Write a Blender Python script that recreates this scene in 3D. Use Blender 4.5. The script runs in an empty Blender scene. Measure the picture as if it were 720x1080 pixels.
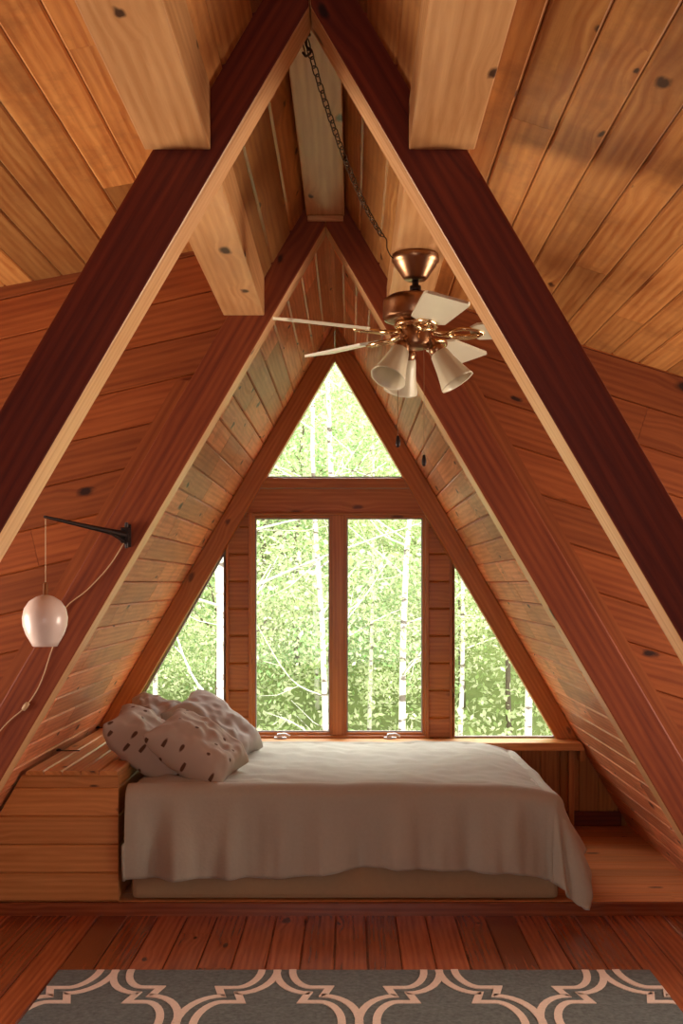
import bpy, bmesh, math, random
from math import sin, cos, pi, radians, sqrt, atan2
from mathutils import Vector, Matrix, noise as mn

sc = bpy.context.scene
COL = sc.collection
R = random.Random(7)

# ------------------------------------------------------------ camera, world, light, exposure
F = 1200.0                      # focal length in pixels at 720x1080
CX, CZ = 0.10, 1.57             # the camera stands 10 cm right of the ridge line, at eye height
cd = bpy.data.cameras.new('camera'); cam = bpy.data.objects.new('camera', cd); COL.objects.link(cam)
cam.location = (CX, 0, CZ); cam.rotation_euler = (pi/2, 0, 0)
cd.sensor_fit = 'AUTO'; cd.sensor_width = 36; cd.lens = F/1080*36
cd.shift_x = -10/1080; cd.shift_y = 75/1080
cd.clip_end = 400; cd.clip_start = 0.05
sc.camera = cam

w = bpy.data.worlds.new('world'); sc.world = w; w.use_nodes = True
bg = w.node_tree.nodes['Background']
bg.inputs[0].default_value = (1, 0.98, 0.96, 1); bg.inputs[1].default_value = 2.5

def light(name, kind, loc, rot, energy, color, size=None, size_y=None, angle=None):
    ld = bpy.data.lights.new(name, kind); ld.energy = energy; ld.color = color
    if kind == 'AREA':
        ld.shape = 'RECTANGLE'; ld.size = size; ld.size_y = size_y
    if angle: ld.angle = angle
    o = bpy.data.objects.new(name, ld); COL.objects.link(o); o.location = loc; o.rotation_euler = rot
    return o
def aim(o, d): o.rotation_euler = Vector(d).to_track_quat('-Z', 'Y').to_euler()

s = light('sun', 'SUN', (0, 30, 30), (0, 0, 0), 3.8, (1, .97, .93), angle=radians(3)); aim(s, (-.45, .75, -.9))
s = light('bright_sky_above_the_trees', 'SUN', (0, 40, 30), (0, 0, 0), 11.0, (.96, .97, .95), angle=radians(75)); aim(s, (0.05, -1, -.62))
# added fill lights outside unseen openings, aimed to brighten the ceilings and room
s = light('fill_light_right', 'AREA', (2.86, 3.68, 1.2), (0, 0, 0), 48, (1, .83, .65), 1.3, 1.2); aim(s, (-1, -.40, .12)); s.data.spread = radians(125)
s = light('fill_light_left', 'AREA', (-2.86, 3.68, 1.2), (0, 0, 0), 50, (1, .83, .65), 1.3, 1.2); aim(s, (1, -.45, .45)); s.data.spread = radians(125)
s = light('fill_light_rear', 'AREA', (0, -2.6, 1.2), (0, 0, 0), 4, (1, .70, .42), 2.6, 1.6); aim(s, (0, 1, 0))

vs = sc.view_settings
vs.view_transform = 'Standard'; vs.look = 'None'; vs.gamma = 1; vs.use_curve_mapping = False
vs.exposure = 0.16

# ------------------------------------------------------------ numbers of the place
T = 1.71                        # slope of the rafters
ZI, ZD, ZO = 2.97, 3.18, 3.275  # apex height of rafter inner edge, roof boards, rafter outer edge
Y1, Y2, BT = 2.76, 4.466, .13   # the two free rafter pairs and their thickness
YW = 7.03                       # face of the rafters on the gable wall
YP = 5.37                       # edge of the raised platform
ZP = .06
def W(px, py, D):               # pixel measured on the photo at distance D -> point of the room
    return Vector(((px-370)*D/F + CX, D, CZ - (py-615)*D/F))

# ------------------------------------------------------------ materials
def newmat(name):
    m = bpy.data.materials.new(name); m.use_nodes = True
    nt = m.node_tree; return m, nt, nt.nodes['Principled BSDF']
def nd(nt, t, **k):
    n = nt.nodes.new(t)
    for a, b in k.items(): setattr(n, a, b)
    return n
def rgb(c): return (c[0], c[1], c[2], 1)

def wood(name, light_c, dark_c, rough=.42, knots=1.0, var=.35, coat=.25, blotch=.0):
    m, nt, b = newmat(name); L = nt.links.new
    uv = nd(nt, 'ShaderNodeUVMap'); uv.uv_map = 'UVMap'
    mp = nd(nt, 'ShaderNodeMapping'); mp.inputs['Scale'].default_value = (1.3, 22, 1)
    L(uv.outputs[0], mp.inputs[0])
    # knots first: they also bend the grain
    mk = nd(nt, 'ShaderNodeMapping'); mk.inputs['Scale'].default_value = (2.6, 5.5, 1); L(uv.outputs[0], mk.inputs[0])
    nk = nd(nt, 'ShaderNodeTexNoise'); nk.inputs['Scale'].default_value = 5; nk.inputs['Detail'].default_value = 3; L(mk.outputs[0], nk.inputs[0])
    mx = nd(nt, 'ShaderNodeMixRGB'); mx.blend_type = 'ADD'; mx.inputs[0].default_value = .16
    L(mk.outputs[0], mx.inputs[1]); L(nk.outputs['Color'], mx.inputs[2])
    vo = nd(nt, 'ShaderNodeTexVoronoi'); vo.voronoi_dimensions = '2D'; vo.inputs['Scale'].default_value = 1.0
    L(mx.outputs[0], vo.inputs['Vector'])
    sep = nd(nt, 'ShaderNodeSeparateColor'); L(vo.outputs['Color'], sep.inputs[0])
    gate = nd(nt, 'ShaderNodeMath', operation='GREATER_THAN'); gate.inputs[1].default_value = .66; L(sep.outputs[0], gate.inputs[0])
    kr = nd(nt, 'ShaderNodeMapRange'); kr.inputs['From Min'].default_value = .05; kr.inputs['From Max'].default_value = .11
    kr.inputs['To Min'].default_value = 1; kr.inputs['To Max'].default_value = 0; ksz = nd(nt, 'ShaderNodeMapRange'); ksz.inputs['To Min'].default_value = .8; ksz.inputs['To Max'].default_value = 2.4; L(sep.outputs[1], ksz.inputs[0])
    kmd = nd(nt, 'ShaderNodeMath', operation='MULTIPLY'); L(vo.outputs['Distance'], kmd.inputs[0]); L(ksz.outputs[0], kmd.inputs[1]); L(kmd.outputs[0], kr.inputs[0])
    kn = nd(nt, 'ShaderNodeMath', operation='MULTIPLY'); L(kr.outputs[0], kn.inputs[0]); L(gate.outputs[0], kn.inputs[1])
    kh = nd(nt, 'ShaderNodeMapRange'); kh.inputs['From Min'].default_value = .05; kh.inputs['From Max'].default_value = .34
    kh.inputs['To Min'].default_value = 1; kh.inputs['To Max'].default_value = 0; L(vo.outputs['Distance'], kh.inputs[0])
    kh2 = nd(nt, 'ShaderNodeMath', operation='MULTIPLY'); L(kh.outputs[0], kh2.inputs[0]); L(gate.outputs[0], kh2.inputs[1])
    # grain
    no = nd(nt, 'ShaderNodeTexNoise'); no.inputs['Scale'].default_value = 1.6; no.inputs['Detail'].default_value = 6; no.inputs['Roughness'].default_value = .65
    no.inputs['Distortion'].default_value = .5
    add = nd(nt, 'ShaderNodeVectorMath', operation='ADD'); L(mp.outputs[0], add.inputs[0])
    cb = nd(nt, 'ShaderNodeCombineXYZ'); kd = nd(nt, 'ShaderNodeMath', operation='MULTIPLY'); kd.inputs[1].default_value = .45; L(kh2.outputs[0], kd.inputs[0]); L(kd.outputs[0], cb.inputs[1]); L(cb.outputs[0], add.inputs[1])
    L(add.outputs[0], no.inputs[0])
    wv = nd(nt, 'ShaderNodeTexWave'); wv.bands_direction = 'Y'; wv.inputs['Scale'].default_value = .55; wv.inputs['Distortion'].default_value = 7
    wv.inputs['Detail'].default_value = 3; wv.inputs['Detail Scale'].default_value = .5; L(add.outputs[0], wv.inputs[0])
    g = nd(nt, 'ShaderNodeMath', operation='MULTIPLY_ADD'); L(wv.outputs['Fac'], g.inputs[0]); g.inputs[1].default_value = .16
    g2 = nd(nt, 'ShaderNodeMath', operation='MULTIPLY'); L(no.outputs['Fac'], g2.inputs[0]); g2.inputs[1].default_value = .95; L(g2.outputs[0], g.inputs[2])
    cr = nd(nt, 'ShaderNodeMapRange'); cr.inputs['From Min'].default_value = .34; cr.inputs['From Max'].default_value = .74; L(g.outputs[0], cr.inputs[0])
    c1 = nd(nt, 'ShaderNodeMixRGB'); c1.inputs[1].default_value = rgb(light_c); c1.inputs[2].default_value = rgb(dark_c); L(cr.outputs[0], c1.inputs[0])
    # per board tint
    at = nd(nt, 'ShaderNodeAttribute'); at.attribute_name = 'tint'
    tr = nd(nt, 'ShaderNodeMapRange'); tr.inputs['To Min'].default_value = 1-var; tr.inputs['To Max'].default_value = 1+var*.45
    L(at.outputs['Fac'], tr.inputs[0])
    c2 = nd(nt, 'ShaderNodeMixRGB'); c2.blend_type = 'MULTIPLY'; c2.inputs[0].default_value = 1
    L(c1.outputs[0], c2.inputs[1]); L(tr.outputs[0], c2.inputs[2])
    last = c2
    if blotch:
        nb = nd(nt, 'ShaderNodeTexNoise'); nb.inputs['Scale'].default_value = 3.2; nb.inputs['Detail'].default_value = 9; nb.inputs['Roughness'].default_value = .68; L(uv.outputs[0], nb.inputs[0])
        rb = nd(nt, 'ShaderNodeMapRange'); rb.inputs['From Min'].default_value = .50; rb.inputs['From Max'].default_value = .66; rb.inputs['To Max'].default_value = blotch
        L(nb.outputs['Fac'], rb.inputs[0])
        c4 = nd(nt, 'ShaderNodeMixRGB'); c4.inputs[2].default_value = rgb((dark_c[0]*.55, dark_c[1]*.6, dark_c[2]*.8)); L(rb.outputs[0], c4.inputs[0]); L(last.outputs[0], c4.inputs[1]); last = c4
    kk = nd(nt, 'ShaderNodeMath', operation='MULTIPLY'); L(kn.outputs[0], kk.inputs[0]); kk.inputs[1].default_value = .95*knots
    c3 = nd(nt, 'ShaderNodeMixRGB'); c3.inputs[2].default_value = rgb((dark_c[0]*.07, dark_c[1]*.06, dark_c[2]*.08))
    L(kk.outputs[0], c3.inputs[0]); L(last.outputs[0], c3.inputs[1])
    L(c3.outputs[0], b.inputs['Base Color'])
    b.inputs['Roughness'].default_value = rough; b.inputs['Specular IOR Level'].default_value = .3
    b.inputs['Coat Weight'].default_value = coat; b.inputs['Coat Roughness'].default_value = .25
    bp = nd(nt, 'ShaderNodeBump'); bp.inputs['Strength'].default_value = .12; bp.inputs['Distance'].default_value = .01
    L(no.outputs['Fac'], bp.inputs['Height']); L(bp.outputs[0], b.inputs['Normal'])
    return m

def plain(name, c, rough=.5, metal=0, noise_amt=.0, scale=20, sheen=0, bump=0, trans=0, coat=0):
    m, nt, b = newmat(name); L = nt.links.new
    tc = nd(nt, 'ShaderNodeTexCoord'); no = nd(nt, 'ShaderNodeTexNoise'); no.inputs['Scale'].default_value = scale; no.inputs['Detail'].default_value = 4
    L(tc.outputs['Object'], no.inputs[0])
    mx = nd(nt, 'ShaderNodeMixRGB'); mx.inputs[1].default_value = rgb(c); mx.inputs[2].default_value = rgb([v*(1-noise_amt) for v in c])
    L(no.outputs['Fac'], mx.inputs[0]); L(mx.outputs[0], b.inputs['Base Color'])
    b.inputs['Roughness'].default_value = rough; b.inputs['Metallic'].default_value = metal
    if sheen: b.inputs['Sheen Weight'].default_value = sheen
    if coat: b.inputs['Coat Weight'].default_value = coat
    if trans: b.inputs['Transmission Weight'].default_value = trans
    if bump:
        bp = nd(nt, 'ShaderNodeBump'); bp.inputs['Strength'].default_value = bump; bp.inputs['Distance'].default_value = .01
        L(no.outputs['Fac'], bp.inputs['Height']); L(bp.outputs[0], b.inputs['Normal'])
    return m

M = {}
M['pine'] = wood('pine_boards', (.64, .30, .09), (.40, .135, .032), rough=.40, var=.55, blotch=.6)
M['pine_worn'] = wood('worn_pine_boards', (.98, .39, .18), (.70, .22, .085), rough=.5, var=.32, blotch=.45, coat=.12)
M['red_wall'] = wood('red_stained_pine', (.38, .100, .022), (.23, .048, .010), rough=.5, var=.25, coat=.06)
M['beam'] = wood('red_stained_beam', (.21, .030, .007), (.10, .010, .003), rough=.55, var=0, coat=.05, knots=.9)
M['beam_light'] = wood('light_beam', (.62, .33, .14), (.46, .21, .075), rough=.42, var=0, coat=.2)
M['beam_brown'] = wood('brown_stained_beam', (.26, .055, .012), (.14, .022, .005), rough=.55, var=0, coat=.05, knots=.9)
M['underside'] = wood('window_lit_underside', (.66, .38, .19), (.50, .25, .10), rough=.42, var=0, coat=.2)  # paler tone paints the window light onto the rafters' inner faces
M['trim'] = wood('window_trim_wood', (.62, .24, .055), (.44, .145, .03), rough=.42, var=.15, knots=.7)
M['bench'] = wood('bench_pine', (.74, .34, .11), (.54, .21, .06), rough=.42, var=.15)
M['floor'] = wood('red_floor_boards', (.42, .11, .034), (.24, .048, .014), rough=.26, var=.45, coat=.5)
M['platform'] = wood('platform_boards', (.86, .38, .15), (.60, .22, .075), rough=.32, var=.25, coat=.3)
M['brass'] = plain('antique_brass', (.40, .215, .115), .3, 1, .3, 8)
M['brass_light'] = plain('polished_brass', (.75, .52, .28), .22, 1, .1, 8)
M['blackmetal'] = plain('black_iron', (.03, .02, .018), .45, .8)
M['chain'] = plain('dark_bronze_chain', (.10, .07, .045), .4, .9)
M['blade'] = plain('cream_blade', (.66, .60, .44), .38, 0, .1, 12)
M['blade_dark'] = plain('dark_blade_top', (.12, .045, .02), .4)
M['frost'] = plain('frosted_glass', (.72, .64, .46), .35, 0, .05, 30, trans=.25)
M['globe'] = plain('opal_glass', (.66, .52, .46), .35, 0, 0, 5, coat=.4)
M['cord'] = plain('beige_cord', (.50, .32, .17), .6)
M['duvet'] = plain('linen_duvet', (.46, .43, .345), .9, 0, .10, 60, sheen=.3, bump=.15)
M['boxspring'] = plain('cream_box_spring', (.42, .29, .16), .85, 0, .12, 40, bump=.1)
M['mattress'] = plain('mattress_cloth', (.7, .65, .58), .9)
M['lining'] = plain('white_lining', (.75, .70, .66), .9)
M['chrome'] = plain('satin_nickel', (.6, .6, .62), .3, 1)
M['seal'] = plain('grey_glazing_seal', (.30, .24, .25), .5)
M['gold_seal'] = plain('yellow_green_seal', (.38, .38, .10), .4)
M['white'] = plain('white_plastic', (.7, .66, .58), .4)
M['rug_grey'] = plain('grey_rug_pile', (.185, .195, .18), .95, 0, .85, 60, bump=.5)
M['rug_line'] = plain('blush_rug_pile', (.80, .60, .48), .95, 0, .25, 90, bump=.4)
M['bark'] = plain('brown_bark', (.20, .15, .11), .9, 0, .5, 12, bump=.4)
M['ground'] = plain('forest_floor', (.25, .30, .10), .95, 0, .5, 2)

def birchmat():
    m, nt, b = newmat('birch_bark'); L = nt.links.new
    tc = nd(nt, 'ShaderNodeTexCoord'); mp = nd(nt, 'ShaderNodeMapping'); mp.inputs['Scale'].default_value = (3, 3, 9); L(tc.outputs['Object'], mp.inputs[0])
    no = nd(nt, 'ShaderNodeTexNoise'); no.inputs['Scale'].default_value = 1.2; no.inputs['Detail'].default_value = 4; L(mp.outputs[0], no.inputs[0])
    mr = nd(nt, 'ShaderNodeMapRange'); mr.inputs['From Min'].default_value = .56; mr.inputs['From Max'].default_value = .62; L(no.outputs['Fac'], mr.inputs[0])
    mx = nd(nt, 'ShaderNodeMixRGB'); mx.inputs[1].default_value = (.85, .80, .74, 1); mx.inputs[2].default_value = (.18, .14, .11, 1)
    L(mr.outputs[0], mx.inputs[0]); L(mx.outputs[0], b.inputs['Base Color']); b.inputs['Roughness'].default_value = .8
    return m
M['birch'] = birchmat()
def leafmat(name, c1, c2):
    m = bpy.data.materials.new(name); m.use_nodes = True; nt = m.node_tree; L = nt.links.new
    for n in list(nt.nodes): nt.nodes.remove(n)
    out = nd(nt, 'ShaderNodeOutputMaterial'); at = nd(nt, 'ShaderNodeAttribute'); at.attribute_name = 'tint'
    mx = nd(nt, 'ShaderNodeMixRGB'); mx.inputs[1].default_value = rgb(c1); mx.inputs[2].default_value = rgb(c2); L(at.outputs['Fac'], mx.inputs[0])
    d = nd(nt, 'ShaderNodeBsdfDiffuse'); t = nd(nt, 'ShaderNodeBsdfTranslucent'); L(mx.outputs[0], d.inputs[0]); L(mx.outputs[0], t.inputs[0])
    ms = nd(nt, 'ShaderNodeMixShader'); ms.inputs[0].default_value = .45; L(d.outputs[0], ms.inputs[1]); L(t.outputs[0], ms.inputs[2])
    L(ms.outputs[0], out.inputs[0]); return m
M['leaf'] = leafmat('spring_leaves', (.27, .54, .15), (.80, .88, .60))
M['leaf2'] = leafmat('yellow_green_leaves', (.40, .52, .20), (.90, .88, .66))
M['needle'] = leafmat('soft_pine_needles', (.24, .46, .18), (.62, .74, .46))
def glassmat():
    m = bpy.data.materials.new('window_glass'); m.use_nodes = True; nt = m.node_tree; L = nt.links.new
    for n in list(nt.nodes): nt.nodes.remove(n)
    out = nd(nt, 'ShaderNodeOutputMaterial'); t = nd(nt, 'ShaderNodeBsdfTransparent'); t.inputs[0].default_value = (.97, .98, .97, 1)
    g = nd(nt, 'ShaderNodeBsdfGlossy'); g.inputs['Roughness'].default_value = .02
    ms = nd(nt, 'ShaderNodeMixShader'); ms.inputs[0].default_value = .012; L(t.outputs[0], ms.inputs[1]); L(g.outputs[0], ms.inputs[2]); L(ms.outputs[0], out.inputs[0])
    return m
M['glass'] = glassmat()
def dotsmat():
    m, nt, b = newmat('dotted_pillowcase'); L = nt.links.new
    uv = nd(nt, 'ShaderNodeUVMap'); uv.uv_map = 'UVMap'
    vo = nd(nt, 'ShaderNodeTexVoronoi'); vo.voronoi_dimensions = '2D'; vo.inputs['Scale'].default_value = 9.5; vo.inputs['Randomness'].default_value = .45
    L(uv.outputs[0], vo.inputs['Vector'])
    mr = nd(nt, 'ShaderNodeMapRange'); mr.inputs['From Min'].default_value = .07; mr.inputs['From Max'].default_value = .11; mr.inputs['To Min'].default_value = 1; mr.inputs['To Max'].default_value = 0
    L(vo.outputs['Distance'], mr.inputs[0])
    mx = nd(nt, 'ShaderNodeMixRGB'); mx.inputs[1].default_value = (.52, .45, .37, 1); mx.inputs[2].default_value = (.12, .06, .035, 1)
    L(mr.outputs[0], mx.inputs[0]); L(mx.outputs[0], b.inputs['Base Color']); b.inputs['Roughness'].default_value = .9
    return m
M['dots'] = dotsmat()
M['case'] = plain('plain_pillowcase', (.52, .47, .42), .9, 0, .1, 40, bump=.1)

# ------------------------------------------------------------ helpers
def tag(o, label=None, cat=None, group=None, kind=None):
    if label: o['label'] = label
    if cat: o['category'] = cat
    if group: o['group'] = group
    if kind: o['kind'] = kind
    return o
def obj(name, bm, m, parent=None, smooth=False, world=True):
    me = bpy.data.meshes.new(name); bm.normal_update()
    bm.to_mesh(me); bm.free()
    for mm in (m if isinstance(m, (list, tuple)) else [m]): me.materials.append(mm)
    if smooth:
        for p in me.polygons: p.use_smooth = True
    o = bpy.data.objects.new(name, me); COL.objects.link(o)
    if parent:
        o.parent = parent
        if world: o.matrix_parent_inverse = root_matrix(parent).inverted()
    return o
def root_matrix(p):
    m = Matrix.LocRotScale(p.location, p.rotation_euler, p.scale)
    if p.parent: m = root_matrix(p.parent) @ p.matrix_parent_inverse @ m
    return m
def empty(name, loc, label=None, cat=None, group=None, kind=None):
    o = bpy.data.objects.new(name, None); COL.objects.link(o); o.location = loc; o.empty_display_size = .1
    return tag(o, label, cat, group, kind)

def layers(bm):
    uv = bm.loops.layers.uv.get('UVMap') or bm.loops.layers.uv.new('UVMap')
    ti = bm.loops.layers.float_color.get('tint') or bm.loops.layers.float_color.new('tint')
    return uv, ti
def paint_uv(bm, faces, direction, tint=None, off=None):
    """grain along a direction, in metres"""
    uv, ti = layers(bm); d = Vector(direction).normalized()
    if off is None: off = (R.uniform(0, 50), R.uniform(0, 50))
    t = R.random() if tint is None else tint
    for f in faces:
        f.normal_update(); n = f.normal
        c = n.cross(d)
        if c.length < .2:
            c = n.orthogonal().normalized(); dd = n.cross(c)
        else: c.normalize(); dd = d
        for l in f.loops:
            l[uv].uv = (l.vert.co.dot(dd)+off[0], l.vert.co.dot(c)+off[1]); l[ti] = (t, t, t, 1)
def add_hexa(bm, pts):
    """8 points: bottom quad 0-3, top quad 4-7"""
    v = [bm.verts.new(p) for p in pts]
    fs = [bm.faces.new([v[i] for i in q]) for q in ((3,2,1,0),(4,5,6,7),(0,1,5,4),(1,2,6,5),(2,3,7,6),(3,0,4,7))]
    return fs
def add_box(bm, x0, x1, y0, y1, z0, z1, grain=(1,0,0), tint=None, bevel=0):
    fs = add_hexa(bm, [(x0,y0,z0),(x1,y0,z0),(x1,y1,z0),(x0,y1,z0),(x0,y0,z1),(x1,y0,z1),(x1,y1,z1),(x0,y1,z1)])
    if bevel:
        es = list({e for f in fs for e in f.edges})
        r = bmesh.ops.bevel(bm, geom=es, offset=bevel, segments=2, affect='EDGES', profile=.5)
        vs_ = {v for f in r['faces'] for v in f.verts}
        fs = list({f for v in vs_ for f in v.link_faces})
    paint_uv(bm, fs, grain, tint)
    return fs
def add_prism(bm, poly, y0, y1, grain=(1,0,0), tint=None):
    """polygon in XZ extruded along Y"""
    a = [bm.verts.new((p[0], y0, p[1])) for p in poly]; b = [bm.verts.new((p[0], y1, p[1])) for p in poly]
    n = len(poly); fs = [bm.faces.new(a), bm.faces.new(b[::-1])]
    for i in range(n): fs.append(bm.faces.new((a[i], b[i], b[(i+1) % n], a[(i+1) % n])))
    bmesh.ops.recalc_face_normals(bm, faces=fs); paint_uv(bm, fs, grain, tint); return fs
def bevel_all(bm, w_, seg=2):
    es = [e for e in bm.edges if e.is_manifold and e.calc_face_angle(0) > .5]
    bmesh.ops.bevel(bm, geom=es, offset=w_, segments=seg, affect='EDGES', profile=.5)
def add_tube(bm, pts, r, seg=8, cap=True, closed=False, grain=None):
    pts = [Vector(p) for p in pts]; n = len(pts); rings = []
    up = None
    for i, p in enumerate(pts):
        if closed: t = pts[(i+1) % n]-pts[i-1]
        else: t = pts[min(i+1, n-1)]-pts[max(i-1, 0)]
        t.normalize()
        if up is None: up = t.orthogonal().normalized()
        up = (up - t*up.dot(t)).normalized(); b = t.cross(up)
        rr = r[i] if isinstance(r, (list, tuple)) else r
        rings.append([bm.verts.new(p + (up*cos(2*pi*k/seg)+b*sin(2*pi*k/seg))*rr) for k in range(seg)])
    fs = []
    for i in range(n if closed else n-1):
        a, b = rings[i], rings[(i+1) % n]
        for k in range(seg): fs.append(bm.faces.new((a[k], a[(k+1) % seg], b[(k+1) % seg], b[k])))
    if cap and not closed: fs.append(bm.faces.new(rings[0][::-1])); fs.append(bm.faces.new(rings[-1]))
    if grain: paint_uv(bm, fs, grain)
    return fs
def add_lathe(bm, prof, origin=(0,0,0), axis=(0,0,1), seg=32, rad_fn=None):
    ax = Vector(axis).normalized(); u = ax.orthogonal().normalized(); v = ax.cross(u); o = Vector(origin); rings = []
    for r, h in prof:
        if r < 1e-6: rings.append([bm.verts.new(o+ax*h)])
        else:
            rings.append([bm.verts.new(o+ax*h+(u*cos(2*pi*k/seg)+v*sin(2*pi*k/seg))*(r*(rad_fn(k/seg, h) if rad_fn else 1))) for k in range(seg)])
    fs = []
    for a, b in zip(rings, rings[1:]):
        for k in range(seg):
            k2 = (k+1) % seg
            if len(a) == 1 and len(b) == 1: continue
            if len(a) == 1: fs.append(bm.faces.new((a[0], b[k2], b[k])))
            elif len(b) == 1: fs.append(bm.faces.new((a[k], a[k2], b[0])))
            else: fs.append(bm.faces.new((a[k], a[k2], b[k2], b[k])))
    bmesh.ops.recalc_face_normals(bm, faces=fs)
    return fs
def smooth_curve(pts, n=8):
    P = [Vector(p) for p in pts]; P = [P[0]*2-P[1]]+P+[P[-1]*2-P[-2]]; out = []
    for i in range(1, len(P)-2):
        a, b, c, d = P[i-1:i+3]
        for k in range(n):
            t = k/n; out.append(.5*((2*b)+(c-a)*t+(2*a-5*b+4*c-d)*t*t+(3*b-a-3*c+d)*t**3))
    out.append(P[-2]); return out

def planks(bm, origin, U, V, u0, u1, v0, v1, width, clip=(), thick=.018, lens=(1.2, 3.0), cham=.005, voff=0, rnd=R, backing=True, gap=.0006, tints=None):
    """tongue and groove boards running along U, stacked along V; the face looks along U x V.
    clip: list of (point, outward normal) in room coordinates"""
    O = Vector(origin); U = Vector(U).normalized(); V = Vector(V).normalized(); N = U.cross(V)
    tmp = bmesh.new(); layers(tmp)
    v = v0-voff; row = 0
    while v < v1:
        a, b = max(v, v0), min(v+width, v1)
        if b-a > .01:
            u = u0
            if lens: u = u0 - rnd.uniform(0, lens[1]*.6)
            while u < u1:
                e = u + (rnd.uniform(*lens) if lens else 1e3)
                if u1-e < .25: e = u1+.001
                s_, t_ = max(u, u0), min(e, u1)
                if t_-s_ > .02:
                    g = gap; c = cham; n0 = len(tmp.faces)
                    P = lambda uu, vv, h: O+U*uu+V*vv+N*h
                    x0, x1_ = s_+g, t_-g; y0, y1_ = a+g, b-g
                    prof = [(y0, -thick), (y0, -c), (y0+c, 0), (y1_-c, 0), (y1_, -c), (y1_, -thick)]
                    A = [tmp.verts.new(P(x0, yy, hh)) for yy, hh in prof]; B = [tmp.verts.new(P(x1_, yy, hh)) for yy, hh in prof]
                    fs = [tmp.faces.new((A[i], B[i], B[i+1], A[i+1])) for i in range(5)]
                    fs += [tmp.faces.new(A), tmp.faces.new(B[::-1])]
                    tv = rnd.random() if tints is None else tints(row, rnd)
                    paint_uv(tmp, fs, U, tint=tv, off=(rnd.uniform(0, 60), rnd.uniform(0, 60)))
                u = e
        v += width; row += 1
    if backing:
        P = lambda uu, vv, h: O+U*uu+V*vv+N*h
        fs = add_hexa(tmp, [P(u0,v0,-thick-.012),P(u1,v0,-thick-.012),P(u1,v1,-thick-.012),P(u0,v1,-thick-.012),P(u0,v0,-thick+.004),P(u1,v0,-thick+.004),P(u1,v1,-thick+.004),P(u0,v1,-thick+.004)])
        paint_uv(tmp, fs, U, tint=.1)
    for p, n in clip:
        bmesh.ops.bisect_plane(tmp, geom=tmp.verts[:]+tmp.edges[:]+tmp.faces[:], plane_co=p, plane_no=n, clear_outer=True)
        loops_ = [e for e in tmp.edges if e.is_boundary]
        # close the cut ends so boards stay solid
        bmesh.ops.holes_fill(tmp, edges=loops_, sides=12)
    for f in tmp.faces:
        pass
    me = bpy.data.meshes.new('t'); tmp.to_mesh(me); tmp.free(); layers(bm); bm.from_mesh(me); bpy.data.meshes.remove(me)

# ------------------------------------------------------------ the setting
SL = Vector((1, 0, -T)).normalized()      # down the right slope
cosT = 1/sqrt(1+T*T)
def struct(name, bm, m, parent=None): return tag(obj(name, bm, m, parent), kind='structure')

def slope_boards(bm, side, y0, y1, s0, s1, width, lens, worn=False, **k):
    """roof boards along Y on one side (-1 left, 1 right); s = distance down the slope from the ridge"""
    D = Vector((side, 0, -T)).normalized()
    if side > 0: planks(bm, (0, y0, ZD), (0,1,0), D, 0, y1-y0, s0, s1, width, lens=lens, **k) if Vector((0,1,0)).cross(D).z < 0 else planks(bm, (0, y1, ZD), (0,-1,0), D, 0, y1-y0, s0, s1, width, lens=lens, **k)
    else: planks(bm, (0, y1, ZD), (0,-1,0), D, 0, y1-y0, s0, s1, width, lens=lens, **k) if Vector((0,-1,0)).cross(D).z < 0 else planks(bm, (0, y0, ZD), (0,1,0), D, 0, y1-y0, s0, s1, width, lens=lens, **k)
floorclip = [((0,0,ZP), (0,0,-1))]
# back bay, full slopes down to the platform
smax = (ZD+.05)/T/cosT
for side in (-1, 1):
    bm = bmesh.new(); slope_boards(bm, side, Y2+BT, 7.2, .0, smax, .124, (.5, 1.6), clip=[((0,0,0), (0,0,-1))], cham=.006, gap=.002)
    struct('ceiling', bm, M['pine_worn'])
    bm = bmesh.new(); add_prism(bm, [(-.05, ZD-.09), (.05, ZD-.09), (0, ZD+.0)], Y2+BT, 7.2, (0,1,0)) if False else add_prism(bm, [(0, ZD-.012), (.2, ZD+.02-.2*T+.09), (0, ZD+.12), (-.2, ZD+.02-.2*T+.09)], Y2+BT, 7.2, (0,1,0))
    if side > 0: struct('ceiling', bm, M['pine_worn'])
    else: bm.free()
    # bays between ridge beam and purlins
    for ya, yb in ((-1.5, Y1), (Y1+BT, Y2)):
        bm = bmesh.new(); slope_boards(bm, side, ya, yb, (.062)/cosT, .262/cosT, .145, (4, 6), cham=.006)
        struct('ceiling', bm, M['pine'])
# shed dormer ceilings
def shed(side, z_at0, k):
    D = Vector((side, 0, -k)).normalized(); L = 2.6/abs(D.x)
    bm = bmesh.new(); s0 = .37/abs(D.x); yb = Y2+.03
    if Vector((0,1,0)).cross(D).z < 0: planks(bm, (0, -2.5, z_at0), (0,1,0), D, 0, yb+2.5, s0, L+.2, .114, lens=(1.4, 3.5), cham=.006)
    else: planks(bm, (0, yb, z_at0), (0,-1,0), D, 0, yb+2.5, s0, L+.2, .114, lens=(1.4, 3.5), cham=.006)
    struct('ceiling', bm, M['pine'])
KL, ZL, KR, ZR = .187, 2.98, .316, 2.832
shed(-1, ZL, KL); shed(1, ZR, KR)
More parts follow.
